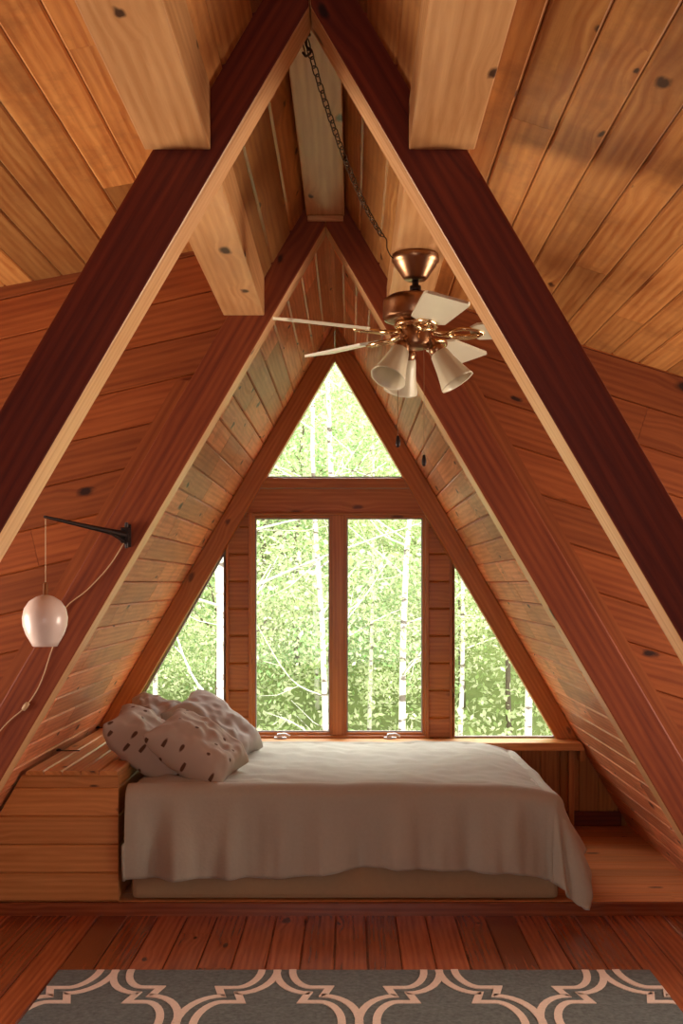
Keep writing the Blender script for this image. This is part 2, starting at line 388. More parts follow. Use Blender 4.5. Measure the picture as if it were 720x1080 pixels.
# dormer end walls facing the room (red stained diagonal boards)
YE = Y2+.035
nR = Vector((1, 0, 1/T)).normalized()
for side, zc, k, name, bk in ((-1, ZL, KL, 'wall_left', .23), (1, ZR, KR, 'wall_right', .31)):
    xo = ZO/T     # foot of the outer rafter line
    line_pt = Vector((0, 0, ZO)); outn = Vector((-side*T, 0, -1)).normalized()   # cut away what lies inside the rafter line
    clip = [(Vector((0, 0, ZO-.03)), outn), (Vector((0, 0, zc+.02)), Vector((side*k, 0, 1)).normalized()), (Vector((side*2.75, 0, 0)), Vector((side, 0, 0))), (Vector((0,0,0)), Vector((0,0,-1)))]
    bm = bmesh.new()
    Ud = Vector((1, 0, -side*bk)).normalized(); Vd = Vector((side*bk, 0, 1)).normalized()
    planks(bm, (side*1.5, YE, 1.0), Ud, Vd, -2.6, 2.6, -2.2, 2.6, .152, clip=clip, lens=(3, 5), cham=.004)
    struct(name, bm, M['red_wall'])
# side walls and rear wall of the room behind the camera, each with an opening added for its fill light
for side, name, zt in ((-1, 'wall_left', 2.98-KL*2.7), (1, 'wall_right', 2.832-KR*2.7)):
    bm = bmesh.new(); xa, xb = sorted((side*2.70, side*2.80)); zw = 1.85
    add_box(bm, xa, xb, -2.5, 4.55, 0, .55, (0,1,0)); add_box(bm, xa, xb, -2.5, 4.55, zw, zt+.05, (0,1,0))
    add_box(bm, xa, xb, -2.5, 2.98, .55, zw, (0,1,0)); add_box(bm, xa, xb, 4.36, 4.55, .55, zw, (0,1,0))
    struct(name, bm, M['red_wall'])
bm = bmesh.new()
add_box(bm, -2.8, 2.8, -2.55, -2.45, 0, .4); add_box(bm, -2.8, -1.3, -2.55, -2.45, .4, 3.3); add_box(bm, 1.3, 2.8, -2.55, -2.45, .4, 3.3); add_box(bm, -1.3, 1.3, -2.55, -2.45, 2.0, 3.3)
struct('wall_rear', bm, M['red_wall'])
# trims along the outer edge of the second rafters
for side in (-1, 1):
    bm = bmesh.new(); hw = .05*sqrt(1+T*T)/T      # horizontal width of the strip
    xa0 = .43; z_ = lambda x, off: ZO + off*T - T*x
    zc, k = (ZL, KL) if side < 0 else (ZR, KR)
    poly = [(side*x, zz) for x, zz in ((.53, ZO-T*.53), (.53+hw, ZO-T*.53), (ZO/T+hw, 0.0), (ZO/T, 0.0))]
    add_prism(bm, poly, YE-.018, YE-.001, (side, 0, -T))
    tag(obj('trim_'+('1' if side < 0 else '2'), bm, M['red_wall']), kind='structure')

# main floor and platform
bm = bmesh.new()
planks(bm, (-2.8, -2.5, 0), (0,1,0), (1,0,0), 0, YP+2.52, 0, 5.6, .14, lens=(4, 6), thick=.03, cham=.005, gap=.0015, voff=.03) if Vector((0,1,0)).cross(Vector((1,0,0))).z > 0 else \
planks(bm, (2.8, -2.5, 0), (0,1,0), (-1,0,0), 0, YP+2.52, 0, 5.6, .14, lens=(3, 6), thick=.03, cham=.005, gap=.0015, voff=.03)
struct('floor', bm, M['floor'])
bm = bmesh.new()
planks(bm, (-2.1, YP+.03, ZP), (1,0,0), (0,1,0), 0, 4.2, 0, 7.3-YP-.03, .152, lens=(1.5, 4), thick=.02, cham=.0025)
struct('floor', bm, M['platform'])
bm = bmesh.new()
add_box(bm, -2.1, 2.1, YP, YP+.028, -.02, ZP, (1,0,0), .3, bevel=.006)
add_box(bm, -2.1, 2.1, YP+.03, 7.3, -.03, ZP-.034, (1,0,0), .2)
tag(obj('trim_3', bm, M['floor']), kind='structure')

# gable wall
YG = 7.09
def X(px, D=YG): return (px-370)*D/F+CX
def Z(py, D=YG): return CZ-(py-615)*D/F
deckclip = [((0,0,ZD+.03), Vector((T,0,1)).normalized()), ((0,0,ZD+.03), Vector((-T,0,1)).normalized())]
bm = bmesh.new()
for a, b in ((237, 262), (452, 479)):
    planks(bm, (X(a), YG, Z(779)), (1,0,0), (0,0,1), 0, X(b)-X(a), 0, Z(541)-Z(779), .170, clip=deckclip, lens=None, thick=.03, cham=.008, voff=.04)
# header board and rail under the top window
add_box(bm, X(225), X(495), YG-.012, YG+.05, Z(541), Z(515.5), (1,0,0), .6, bevel=.004)
add_box(bm, X(238), X(478), YG-.03, YG+.05, Z(515), Z(504.5), (1,0,0), .3, bevel=.004)
# vertical boards under the sill
planks(bm, (-2.0, YG, ZP-.02), (0,0,1), (1,0,0), 0, .56, 0, 4.0, .12, clip=deckclip, lens=None, thick=.02, cham=.005) if Vector((0,0,1)).cross(Vector((1,0,0))).y < 0 else \
planks(bm, (2.0, YG, ZP-.02), (0,0,1), (-1,0,0), 0, .56, 0, 4.0, .12, clip=deckclip, lens=None, thick=.02, cham=.005)
struct('wall_back', bm, M['trim'])
bm = bmesh.new(); add_box(bm, -1.0, 1.78, YG-.02, YG-.001, ZP, ZP+.09, (1,0,0), .2, bevel=.003)
tag(obj('baseboard_back', bm, M['beam']), kind='structure')
# outer gable wall behind, closing the cracks beside the glass (rafters on the wall are beams below)

def tri_window(n, glass, label):
    """triangular fixed light: glass corner list in px (clockwise), frame ring round it"""
    P = [(X(a), Z(b)) for a, b in glass]; cx = sum(p[0] for p in P)/3; cz = sum(p[1] for p in P)/3
    root = empty('window_%d' % n, (cx, YG, min(p[1] for p in P)), kind='structure')
    def inset(Pp, d):
        out = []
        m = len(Pp)
        area = sum(Pp[i][0]*Pp[(i+1) % m][1]-Pp[(i+1) % m][0]*Pp[i][1] for i in range(m)); sg = 1 if area > 0 else -1
        for i in range(m):
            a, b, c = Vector(Pp[i-1]), Vector(Pp[i]), Vector(Pp[(i+1) % m])
            e1 = (b-a).normalized(); e2 = (c-b).normalized()
            n1 = Vector((-e1.y, e1.x))*sg; n2 = Vector((-e2.y, e2.x))*sg
            bis = (n1+n2).normalized(); out.append(tuple(b+bis*(d/max(.2, bis.dot(n1)))))
        return out
    def ring(bm, d0, d1, y0, y1):
        A = inset(P, d0); B = inset(P, d1)
        for i in range(3):
            j = (i+1) % 3; q = [A[i], A[j], B[j], B[i]]
            g = (A[j][0]-A[i][0], 0, A[j][1]-A[i][1]); add_prism(bm, q, y0, y1, g)
    bm = bmesh.new(); ring(bm, -.030, -.014, YG-.022, YG+.06); obj('window_frame', bm, M['trim'], root)
    bm = bmesh.new(); ring(bm, -.014, -.006, YG+.0, YG+.05); obj('glazing_bead', bm, M['gold_seal'], root)
    bm = bmesh.new(); ring(bm, -.006, .004, YG+.01, YG+.05); obj('seal', bm, M['seal'], root)
    bm = bmesh.new(); add_prism(bm, inset(P, -.002), YG+.028, YG+.034); obj('pane', bm, M['glass'], root)
    return root
tri_window(2, [(355, 376), (432.5, 503), (280.5, 503)], '')
tri_window(3, [(236, 583), (236, 778), (125, 778)], '')
tri_window(4, [(479, 587), (594, 777.5), (479, 777.5)], '')

root = empty('window_1', (X(357), YG, Z(779)), kind='structure')
bm = bmesh.new()   # outer frame
x0, x1, z0, z1 = X(262.5), X(452), Z(779), Z(541)
for a in ((x0, x0+.022, z0, z1), (x1-.022, x1, z0, z1)): add_box(bm, a[0], a[1], YG-.03, YG+.07, a[2], a[3], (0,0,1), bevel=.003)
add_box(bm, x0+.022, x1-.022, YG-.03, YG+.07, z1-.014, z1, (1,0,0), bevel=.003)
add_box(bm, x0+.022, x1-.022, YG-.035, YG+.07, z0, z0+.022, (1,0,0), bevel=.003)
obj('window_frame', bm, M['trim'], root)
bm = bmesh.new(); add_box(bm, X(350.5), X(362.5), YG-.022, YG+.07, z0+.022, z1-.014, (0,0,1), bevel=.003); obj('mullion', bm, M['trim'], root)
for a, b in ((266, 350.5), (362.5, 448.5)):
    xa, xb = X(a), X(b); za, zb = z0+.022, z1-.014
    bm = bmesh.new(); t = .018
    add_box(bm, xa, xa+t, YG-.008, YG+.04, za, zb, (0,0,1), bevel=.002); add_box(bm, xb-t, xb, YG-.008, YG+.04, za, zb, (0,0,1), bevel=.002)
    add_box(bm, xa+t, xb-t, YG-.008, YG+.04, za, za+t, (1,0,0), bevel=.002); add_box(bm, xa+t, xb-t, YG-.008, YG+.04, zb-t, zb, (1,0,0), bevel=.002)
    sash = obj('sash', bm, M['trim'], root)
    bm = bmesh.new(); s_ = .007
    add_box(bm, xa+t, xa+t+s_, YG+.002, YG+.03, za+t, zb-t); add_box(bm, xb-t-s_, xb-t, YG+.002, YG+.03, za+t, zb-t)
    add_box(bm, xa+t+s_, xb-t-s_, YG+.002, YG+.03, za+t, za+t+s_); add_box(bm, xa+t+s_, xb-t-s_, YG+.002, YG+.03, zb-t-s_, zb-t)
    obj('seal', bm, M['seal'], sash)
    bm = bmesh.new(); add_box(bm, xa+t, xb-t, YG+.012, YG+.017, za+t, zb-t); obj('pane', bm, M['glass'], sash)
for px in (296, 411):       # crank handles on the bottom rail
    c = Vector((X(px), YG-.04, z0+.016)); bm = bmesh.new()
    add_box(bm, c.x-.04, c.x+.04, YG-.062, YG-.034, z0+.004, z0+.018, bevel=.005)
    add_tube(bm, smooth_curve([c+Vector((0,-.02,.0)), c+Vector((.008,-.03,.018)), c+Vector((.03,-.03,.022)), c+Vector((.06,-.028,.006))], 5), .007)
    add_lathe(bm, [(0,-.012),(.016,-.012),(.018,0),(.012,.014),(0,.016)], c+Vector((-.005,-.02,.010)), seg=14)
    obj('crank_handle', bm, M['chrome'], root, smooth=True)

# window sill shelf under the gable windows
root = empty('window_sill', (.2, 6.97, .55), 'long wooden window sill shelf running behind the bed to the sloping ceiling', 'sill')
bm = bmesh.new(); add_prism(bm, [(-.98, .558), (1.515, .558), (1.49, .607), (-.98, .607)], 6.86, YG-.036, (1,0,0), .8); bevel_all(bm, .004)
obj('shelf_board', bm, M['bench'], root)
for px, wd, zb in ((602.5, .034, ZP), (613, .03, .49)):
    xx = (px-370)*6.93/F+CX
    if zb > .2:
        bm = bmesh.new(); add_box(bm, xx-wd/2, xx+wd/2, 6.90, 7.0, zb, .558, (0,0,1), bevel=.002); obj('bracket', bm, M['trim'], root)
    else:
        bm = bmesh.new(); add_box(bm, xx-wd/2, xx+wd/2, 6.93, 6.96, zb, .558, (0,0,1), bevel=.002); obj('post', bm, M['trim'], root)

# ------------------------------------------------------------ beams
def rafter(side, y0, y1, zi, zo, foot, m, label, group, apexcut=True):
    bm = bmesh.new()
    poly = [(0, zi), (0, zo), (side*(zo-foot)/T, foot), (side*(zi-foot)/T, foot)]
    if side < 0: poly = poly[::-1]
    add_prism(bm, poly, y0, y1, (side, 0, -T), .5); bevel_all(bm, .006)
    # keep the mitre faces just apart
    for v in bm.verts: v.co.x += side*.0008
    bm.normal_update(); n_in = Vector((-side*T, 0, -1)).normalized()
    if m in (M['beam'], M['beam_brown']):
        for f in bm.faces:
            if f.normal.dot(n_in) > .75: f.material_index = 1  # inner faces take the painted window-lit tone
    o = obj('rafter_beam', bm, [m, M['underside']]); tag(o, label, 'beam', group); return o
for yy, nm in ((Y1, 'nearest'), (Y2, 'second')):
    for side, sn in ((-1, 'left'), (1, 'right')):
        rest = {('nearest', -1): 'dark red rafter beam nearest the camera, rising from the left edge to the top apex',
                ('nearest', 1): 'dark red rafter beam nearest the camera, falling from the top apex to the right edge past the fan',
                ('second', -1): 'red brown rafter beam of the second pair, the one carrying the globe lamp bracket',
                ('second', 1): 'red brown rafter beam of the second pair, sloping down behind the ceiling fan to the right'}[(nm, side)]
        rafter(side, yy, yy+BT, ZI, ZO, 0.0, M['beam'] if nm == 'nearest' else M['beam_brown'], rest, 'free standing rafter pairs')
for side, sn in ((-1, 'left'), (1, 'right')):
    rafter(side, YW, YG+.03, ZD-.235, ZD-.004, .60, M['trim'], 'brown rafter set against the window wall, %s side of the top triangular window' % sn, 'rafters on the gable wall')
def beam_box(name, x0, x1, y0, y1, z0, z1, m, label, group=None):
    bm = bmesh.new(); add_box(bm, x0, x1, y0, y1, z0, z1, (0,1,0), .5); bevel_all(bm, .004)
    o = obj(name, bm, m); tag(o, label, 'beam', group); return o
ZPU = CZ+1.05
for side, ztop in ((-1, 2.915), (1, 2.735)):
    sn = 'left' if side < 0 else 'right'
    xa, xb = sorted((side*.24, side*.40))
    beam_box('purlin', xa, xb, -1.5, Y1-.001, ZPU, ztop, M['beam_light'], 'pale pine purlin in front of the nearest rafters, at the top %s of the view' % sn, 'purlins')
    beam_box('purlin', xa, xb, Y1+BT+.001, Y2-.001, ZPU, ztop, M['beam_light'],
             'pale pine purlin between the two rafter pairs, %s' % ('left of the ridge' if side < 0 else 'the one the ceiling fan hangs from'), 'purlins')
beam_box('ridge_beam', -.075, .075, Y1+BT+.001, Y2-.001, CZ+1.44, ZD-.02, M['beam_light'], 'pale ridge beam between the two rafter apexes, above the swag chain')
beam_box('ridge_beam', -.075, .075, -1.5, Y1-.001, CZ+1.44, ZD-.02, M['beam_light'], 'pale ridge beam in front of the nearest rafter apex')
# small ledge strip at the end of the ridge beam
bm = bmesh.new(); add_box(bm, -.07, .07, Y2-.02, Y2-.002, CZ+1.418, CZ+1.438, (1,0,0), .5, bevel=.002); tag(obj('cleat', bm, M['beam_light']), 'thin wooden cleat under the far end of the ridge beam', 'cleat')
bm = bmesh.new(); a_, b_ = W(709, 681, 2.93), W(740, 630, 2.93)
add_box(bm, a_.x, b_.x, Y1+BT+.001, Y1+BT+.06, a_.z, b_.z, (0,0,1), .5, bevel=.003)
tag(obj('wood_block', bm, M['beam_light']), 'small pine block behind the nearest rafter at the right edge of the view', 'block')
# ------------------------------------------------------------ storage bench
root = empty('storage_bench', (-1.3, 6.2, ZP), 'built-in pine plank storage bench with grooved top, left of the bed under the slope', 'bench')
zt = .683; xr = -1.0
xl = lambda z: -(ZD-z)/T+.025
dclip = [((0,0,ZD-.03), Vector((-T,0,1)).normalized())]
for i, (a, b) in enumerate(((ZP+.005, ZP+.135), (ZP+.135, ZP+.27), (ZP+.27, ZP+.405), (ZP+.405, ZP+.54), (ZP+.54, zt-.022))):
    pass
bm = bmesh.new(); planks(bm, (-1.9, YP+.012, ZP+.004), (1,0,0), (0,0,1), 0, xr+1.9, 0, zt-.022-ZP-.004, .134, clip=dclip, lens=None, thick=.02, cham=.006, backing=True)
obj('front_panel', bm, M['bench'], root)
bm = bmesh.new(); planks(bm, (xr-.002, YP+.045, ZP+.004), (0,1,0), (0,0,1), 0, 1.62, 0, zt-.024-ZP-.004, .134, lens=None, thick=.02, cham=.006)
obj('side_panel', bm, M['bench'], root)
bm = bmesh.new(); wdt = (xr-xl(zt))/5
for i in range(5):
    xa = xl(zt)+i*wdt; c = .006
    prof = [(xa+.001, zt-.02), (xa+wdt-.003, zt-.02), (xa+wdt-.003, zt-c), (xa+wdt-.003-c, zt), (xa+.001+c, zt), (xa+.001, zt-c)]
    add_prism(bm, prof, YP+.002, YG-.04, (0,1,0))
obj('lid', bm, M['bench'], root)
for px, py in ((66, 792), (107, 768)):
    D = F*(CZ-zt)/(py-615); p = W(px, py, D); bm = bmesh.new()
    add_box(bm, p.x-.02, p.x+.09, D-.006, D+.006, zt, zt+.004, bevel=.001); add_lathe(bm, [(0,0),(.014,0),(.014,.006),(.006,.012),(0,.012)], (p.x-.02, D, zt), seg=12)
    obj('hinge', bm, M['blackmetal'], root)

# ------------------------------------------------------------ bed
bed = empty('bed', (.07, 6.1, ZP), 'low double bed with cream box spring, set sideways under the gable windows', 'bed')
BX0, BX1, BY0, BY1 = -.945, 1.09, YP+.04, 6.80
bm = bmesh.new(); add_box(bm, BX0, BX1, BY0, BY1, ZP+.005, ZP+.25, bevel=.025); obj('box_spring', bm, M['boxspring'], bed, smooth=False)
bm = bmesh.new(); add_box(bm, BX0+.01, BX1-.01, BY0+.01, BY1-.01, ZP+.25, ZP+.50, bevel=.05); obj('mattress', bm, M['mattress'], bed)
# duvet: cloth coordinate (a along the bed, b across it) folded over the edges
ZT = .618
dx0, dx1, dy0, dy1 = -.915, 1.045, BY0+.03, 6.84
def duvet_point(a, b):
    # overflow beyond the top rectangle
    hx = hy = 0
    head = min(0, a-dx0); a = max(a, dx0)
    oa = a-dx1 if a > dx1 else 0
    ob = b-dy0 if b < dy0 else (b-dy1 if b > dy1 else 0)
    x = min(max(a, dx0), dx1); y = min(max(b, dy0), dy1)
    nz = mn.noise(Vector((a*2.2, b*2.2, 3)))*.014 + mn.noise(Vector((a*7, b*6, 1)))*.005
    puff = .02*min(1, (a-dx0)/.3 if a > dx0 else 0)
    z = ZT+nz
    r = sqrt(oa*oa+ob*ob)
    if r > 0:
        d = Vector((oa, ob)).normalized()
        rad = .075
        arc = rad*pi/2
        side = abs(d.x)
        fl = .02+.48*side*(1 if oa > 0 else .05)      # outward flare, big at the foot
        if r < arc: th = r/rad; out = rad*sin(th); dn = rad*(1-cos(th))
        else: out = rad+(r-arc)*fl*.9; dn = rad+(r-arc)*sqrt(max(.1, 1-fl*fl))
        # folds run down the drape
        s_ = a*(1-side)+b*side
        fd = max(0, min(1, (r-.08)/.3))
        an = atan2(abs(ob), abs(oa)); edge_pos = (a if oa == 0 else dx1) + (b if ob == 0 else dy0)*1.0 + (an*.35 if oa and ob else 0)
        s_ = edge_pos if not (oa and ob) else dx1+dy0+an*.30
        wob = 1.5*(sin(s_*19+2*sin(s_*5.3))*.011 + sin(s_*47)*.003 + mn.noise(Vector((s_*6, r*1.6, 5)))*.035 + mn.noise(Vector((s_*17, r*2.5, 9)))*.016)*fd
        x += d.x*(out+wob); y += d.y*(out+wob); z -= dn
        z += nz*0
    else:
        # slight roll near the edges
        e = min((a-dx0), (dx1-a), (b-dy0), (dy1-b)); z -= .012*max(0, 1-e/.15)**2
        # fold towards the foot, duvet falls away gently
        z -= .05*max(0, (a-(dx1-.28))/.28)**2
        # crease ridges
        z += .010*mn.noise(Vector((a*12+b*5, b*9-a*3, 2)))+.009*sin((a*1.7+b*3.1)*9+3*mn.noise(Vector((a*3, b*3, 0))))*max(0, mn.noise(Vector((a*1.5+4, b*2, 7)))+.25)
    if oa > 0: z -= .05
    elif ob != 0: z -= .05*max(0, (a-(dx1-.28))/.28)**2
    if head < 0:
        h_ = -head; x -= .05*sin(min(1, h_/.08)*pi/2); z -= (.10 if ob == 0 else .01)*(h_/.1)**2
    z = max(z, ZP+.010)
    return Vector((x, y, z))
NA, NB = 170, 130
def frange(a, b, n): return [a+(b-a)*i/(n-1) for i in range(n)]
A = frange(dx0-.10, dx1+.40, NA); B = frange(dy0-.475, dy1+.16, NB)
def build_duvet():
    bm = bmesh.new(); g = []
    for i, a in enumerate(A):
        row = []
        for b in B:
            aa, bb = a, b
            # hem shortens at head side so its lower corner is rounded, waves a bit
            if b < dy0:
                full = dy0-B[0]
                frac = (dy0-b)/full
                ln = full*(1-.03*sin(a*3+1)) - .035*(1-cos(min(1, max(0, (a+.2)/1.1))*pi))/2 - .02*mn.noise(Vector((a*2, 0, 0)))
                bb = dy0-frac*ln
            row.append(bm.verts.new(duvet_point(aa, bb)))
        g.append(row)
    for i in range(NA-1):
        for j in range(NB-1):
            bm.faces.new((g[i][j], g[i+1][j], g[i+1][j+1], g[i][j+1]))
    bmesh.ops.recalc_face_normals(bm, faces=bm.faces)
    return bm
o = obj('duvet', build_duvet(), [M['duvet'], M['lining']], None, smooth=True)
sm = o.modifiers.new('s', 'SOLIDIFY'); sm.thickness = .014; sm.offset = -1; sm.material_offset = 1; sm.material_offset_rim = 0
tag(o, 'pale linen duvet draped over the bed, its foot corner touching the platform', 'duvet')

# pillows
def pillow(name, size, loc, rot, m, label, group, seed, sag=.0):
    lx, ly, th = size; n = 30; bm = bmesh.new(); uvl, ti = layers(bm); top = []; bot = []
    for i in range(n+1):
        ra, rb = [], []
        for j in range(n+1):
            u = -1+2*i/n; v = -1+2*j/n
            pin = 1-.13*(1-u*u)*abs(v)**3; pin2 = 1-.13*(1-v*v)*abs(u)**3
            x = u*lx/2*pin2; y = v*ly/2*pin
            h = max(0, (1-abs(u)**3))**.45*max(0, (1-abs(v)**3))**.45
            wr = mn.noise(Vector((u*2.2+seed, v*2.2, seed)))*.032+mn.noise(Vector((u*6+seed, v*5, seed*2)))*.020
            edge = (abs(u)**4+abs(v)**4)
            wr += .006*sin(u*16+v*4+seed)*min(1, edge)*h
            b_ = -sag*(u*u)
            ra.append(bm.verts.new((x, y, th/2*h+wr*h+b_)))
            rb.append(ra[-1] if i in (0, n) or j in (0, n) else bm.verts.new((x, y, -th/2*h+wr*h*.6+b_)))
        top.append(ra); bot.append(rb)
    for i in range(n):
        for j in range(n):
            f = bm.faces.new((top[i][j], top[i+1][j], top[i+1][j+1], top[i][j+1]))
            for l, (a, b) in zip(f.loops, ((i,j),(i+1,j),(i+1,j+1),(i,j+1))): l[uvl].uv = (a/n*lx+seed, b/n*ly)
            f = bm.faces.new((bot[i][j+1], bot[i+1][j+1], bot[i+1][j], bot[i][j]))
            for l, (a, b) in zip(f.loops, ((i,j+1),(i+1,j+1),(i+1,j),(i,j))): l[uvl].uv = (a/n*lx+seed+3, b/n*ly)
    # ears at the corners are drawn out a little
    o = obj(name, bm, m, smooth=True); o.location = loc; o.rotation_euler = rot
    ss = o.modifiers.new('s', 'SUBSURF'); ss.levels = 1; ss.render_levels = 1
    tag(o, label, 'pillow', group); return o
PG = 'pillows piled at the head of the bed'
pillow('pillow', (.48, .38, .24), (-.665, 5.66, .745), (radians(16), radians(34), radians(-8)), M['dots'], 'dotted pillow in front on the right, leaning over the bed top', PG, 1.3)
pillow('pillow', (.50, .40, .24), (-.925, 5.80, .745), (radians(10), radians(40), radians(4)), M['dots'], 'dotted pillow in front on the left, its corner over the bench', PG, 4.1)
pillow('pillow', (.54, .42, .25), (-.665, 6.32, .75), (radians(14), radians(36), radians(-8)), M['case'], 'plain pale pillow at the back right, against the window', PG, 7.7)
pillow('pillow', (.38, .36, .20), (-.965, 6.35, .80), (radians(24), radians(14), radians(8)), M['case'], 'small plain pillow peeking up at the back left of the pile', PG, 9.2)

# ------------------------------------------------------------ rug
RX0, RX1, RY1, RY0 = -1.08, 1.306, 4.595, 2.2
bm = bmesh.new(); add_box(bm, RX0, RX1, RY0, RY1, .0, .010, bevel=.003)
for f in bm.faces: f.material_index = 0
PX, PY = .650, .55
def trellis(path_sign, x0, y0):
    """S-curve from node (x0,y0) towards the camera to the next node half a repeat aside"""
    pts = []; hx, hy = PX/2, PY
    a = hx*.44; b = hy*.42
    for k in range(9):      # quarter arc: leaves the node along -Y, ends sideways
        t = k/8*pi/2; pts.append((.03+(a-.03)*(1-cos(t)), b*sin(t)))
    pts.append((a+.03, b)); pts.append((a+.03, b+.06))
    pts.append((hx*.56+.03, b+.06))
    q = [(hx-p[0], hy-p[1]) for p in pts[:9]][::-1]
    pts = pts[:10]+[(hx-a-.03, hy-b)]+q
    return [(x0+path_sign*p[0], y0-p[1]) for p in pts]
def miter(pts, off):
    out = []; n = len(pts)
    for i in range(n):
        p = Vector(pts[i]); d1 = (p-Vector(pts[i-1])).normalized() if i else None; d2 = (Vector(pts[i+1])-p).normalized() if i < n-1 else None
        d1 = d1 or d2; d2 = d2 or d1
        n1 = Vector((-d1.y, d1.x)); n2 = Vector((-d2.y, d2.x)); b = (n1+n2).normalized(); out.append(tuple(p+b*(off/max(.6, b.dot(n1)))))
    return out
def ribbon(bm, pts, c0, c1, z0, z1, mi):
    L_, Rr = miter(pts, c0), miter(pts, c1); n = len(pts)
    vt = [[bm.verts.new((q[0], q[1], z)) for q in S] for S in (L_, Rr) for z in (z0, z1)]
    for i in range(n-1):
        for a, b in ((1, 3), (0, 1), (3, 2)):
            f = bm.faces.new((vt[a][i], vt[a][i+1], vt[b][i+1], vt[b][i])); f.material_index = mi
            f.normal_update()
            if (a, b) == (1, 3) and f.normal.z < 0: f.normal_flip()
tmp = bmesh.new()
nodes_x0 = X(123, 4.595)
for row in range(0, 5):
    for c in range(-2, 6):
        x = nodes_x0 + c*PX + (row % 2)*PX/2; y = RY1-.01-row*PY
        for sgn in (-1, 1):
            p = trellis(sgn, x, y)
            for c0, c1 in ((-.046, -.017), (.017, .046)):
                ribbon(tmp, p, c0, c1, .008, .0125+.0004*(sgn+1)+.0006*(c0 > 0)+.0001*(row % 2), 1)
for pt, no_ in (((RX0+.004,0,0),(-1,0,0)), ((RX1-.004,0,0),(1,0,0)), ((0,RY1-.004,0),(0,1,0)), ((0,RY0+.004,0),(0,-1,0))):
    bmesh.ops.bisect_plane(tmp, geom=tmp.verts[:]+tmp.edges[:]+tmp.faces[:], plane_co=pt, plane_no=no_, clear_outer=True)
me = bpy.data.meshes.new('t'); tmp.to_mesh(me); tmp.free(); bm.from_mesh(me); bpy.data.meshes.remove(me)
o = obj('area_rug', bm, [M['rug_grey'], M['rug_line']]); tag(o, 'grey area rug with a blush double-line trellis pattern on the floor', 'rug')

# ------------------------------------------------------------ ceiling fan
FX, FY, FZ = .306, 3.64, ZPU
fan = empty('ceiling_fan', (FX, FY, FZ), 'antique brass ceiling fan with cream blades and frosted glass lights', 'ceiling fan')
c = Vector((FX, FY, FZ))
bm = bmesh.new(); add_lathe(bm, [(0,0),(.074,0),(.076,-.008),(.076,-.022),(.069,-.028),(.066,-.036),(.050,-.058),(.040,-.074),(.034,-.080),(.018,-.082),(0,-.082)], c)
obj('canopy', bm, M['brass'], fan, smooth=True)
bm = bmesh.new(); add_tube(bm, [c+Vector((0,0,-.078)), c+Vector((0,0,-.135))], .011, 12); add_lathe(bm, [(0,-.10),(.018,-.10),(.018,-.118),(0,-.118)], c, seg=16)
obj('downrod', bm, M['blackmetal'], fan, smooth=True)
bm = bmesh.new(); add_lathe(bm, [(0,-.126),(.05,-.128),(.085,-.134),(.102,-.146),(.104,-.155),(.104,-.200),(.100,-.208),(.085,-.214),(.06,-.220),(0,-.220)], c, seg=48)
obj('motor_housing', bm, M['brass'], fan, smooth=True)
bm = bmesh.new(); add_lathe(bm, [(0,-.219),(.066,-.219),(.070,-.226),(.064,-.234),(0,-.236)], c, seg=40); obj('flywheel', bm, M['brass_light'], fan, smooth=True)
bm = bmesh.new(); add_lathe(bm, [(0,-.234),(.046,-.236),(.050,-.242),(.050,-.285),(.046,-.295),(.030,-.302),(0,-.304)], c, seg=32)
switch = obj('switch_housing', bm, M['brass'], fan, smooth=True)
zb = -.258
for k in range(5):
    ph = radians(134+72*k); d = Vector((cos(ph), sin(ph), 0)); n = Vector((-sin(ph), cos(ph), 0)); up = Vector((0,0,1))
    pitch = radians(-13); nn = n*cos(pitch)+up*sin(pitch); nu = d.cross(nn)
    bm = bmesh.new()    # scrolled bracket: two loops and a stem
    P = lambda r, s, h=0: c+Vector((0,0,zb+h))+d*r+nn*s
    add_tube(bm, smooth_curve([P(.055,0,.010), P(.085,.004,.004), P(.11,.0,0)], 5), .009, 8)
    for s_ in (-1, 1):
        add_tube(bm, smooth_curve([P(.10,0), P(.125,.026*s_), P(.16,.034*s_), P(.195,.022*s_), P(.215,0)], 6), .0065, 8)
    add_tube(bm, smooth_curve([P(.12,0,-.004), P(.16,.010,-.004), P(.20,.0,-.004)], 6), .006, 8)
    br = obj('blade_bracket', bm, M['brass_light'], fan, smooth=True)
    bm = bmesh.new(); r0, r1 = .175, .452; outl = []
    for t in frange(0, 1, 12):
        r = r0+(r1-r0)*t; wd = (.052+.016*t)*min(1, (t*6+.55))
        outl.append((r, wd))
    tipc = [(r1+.018*sin(a), (.068)*(1-.25*(1-cos(a)))) for a in frange(0, pi/2, 4)][1:3]
    side1 = outl+tipc; pts = side1+[(r, -s) for r, s in side1[::-1]]
    va = [bm.verts.new(P(r, s)+nu*.004+up*.006) for r, s in pts]; vb = [bm.verts.new(P(r, s)-nu*.004+up*.006) for r, s in pts]
    f1 = bm.faces.new(va); f2 = bm.faces.new(vb[::-1])
    for i in range(len(pts)): bm.faces.new((va[i], vb[i], vb[(i+1) % len(pts)], va[(i+1) % len(pts)]))
    bmesh.ops.recalc_face_normals(bm, faces=bm.faces)
    obj('blade', bm, M['blade'], fan)
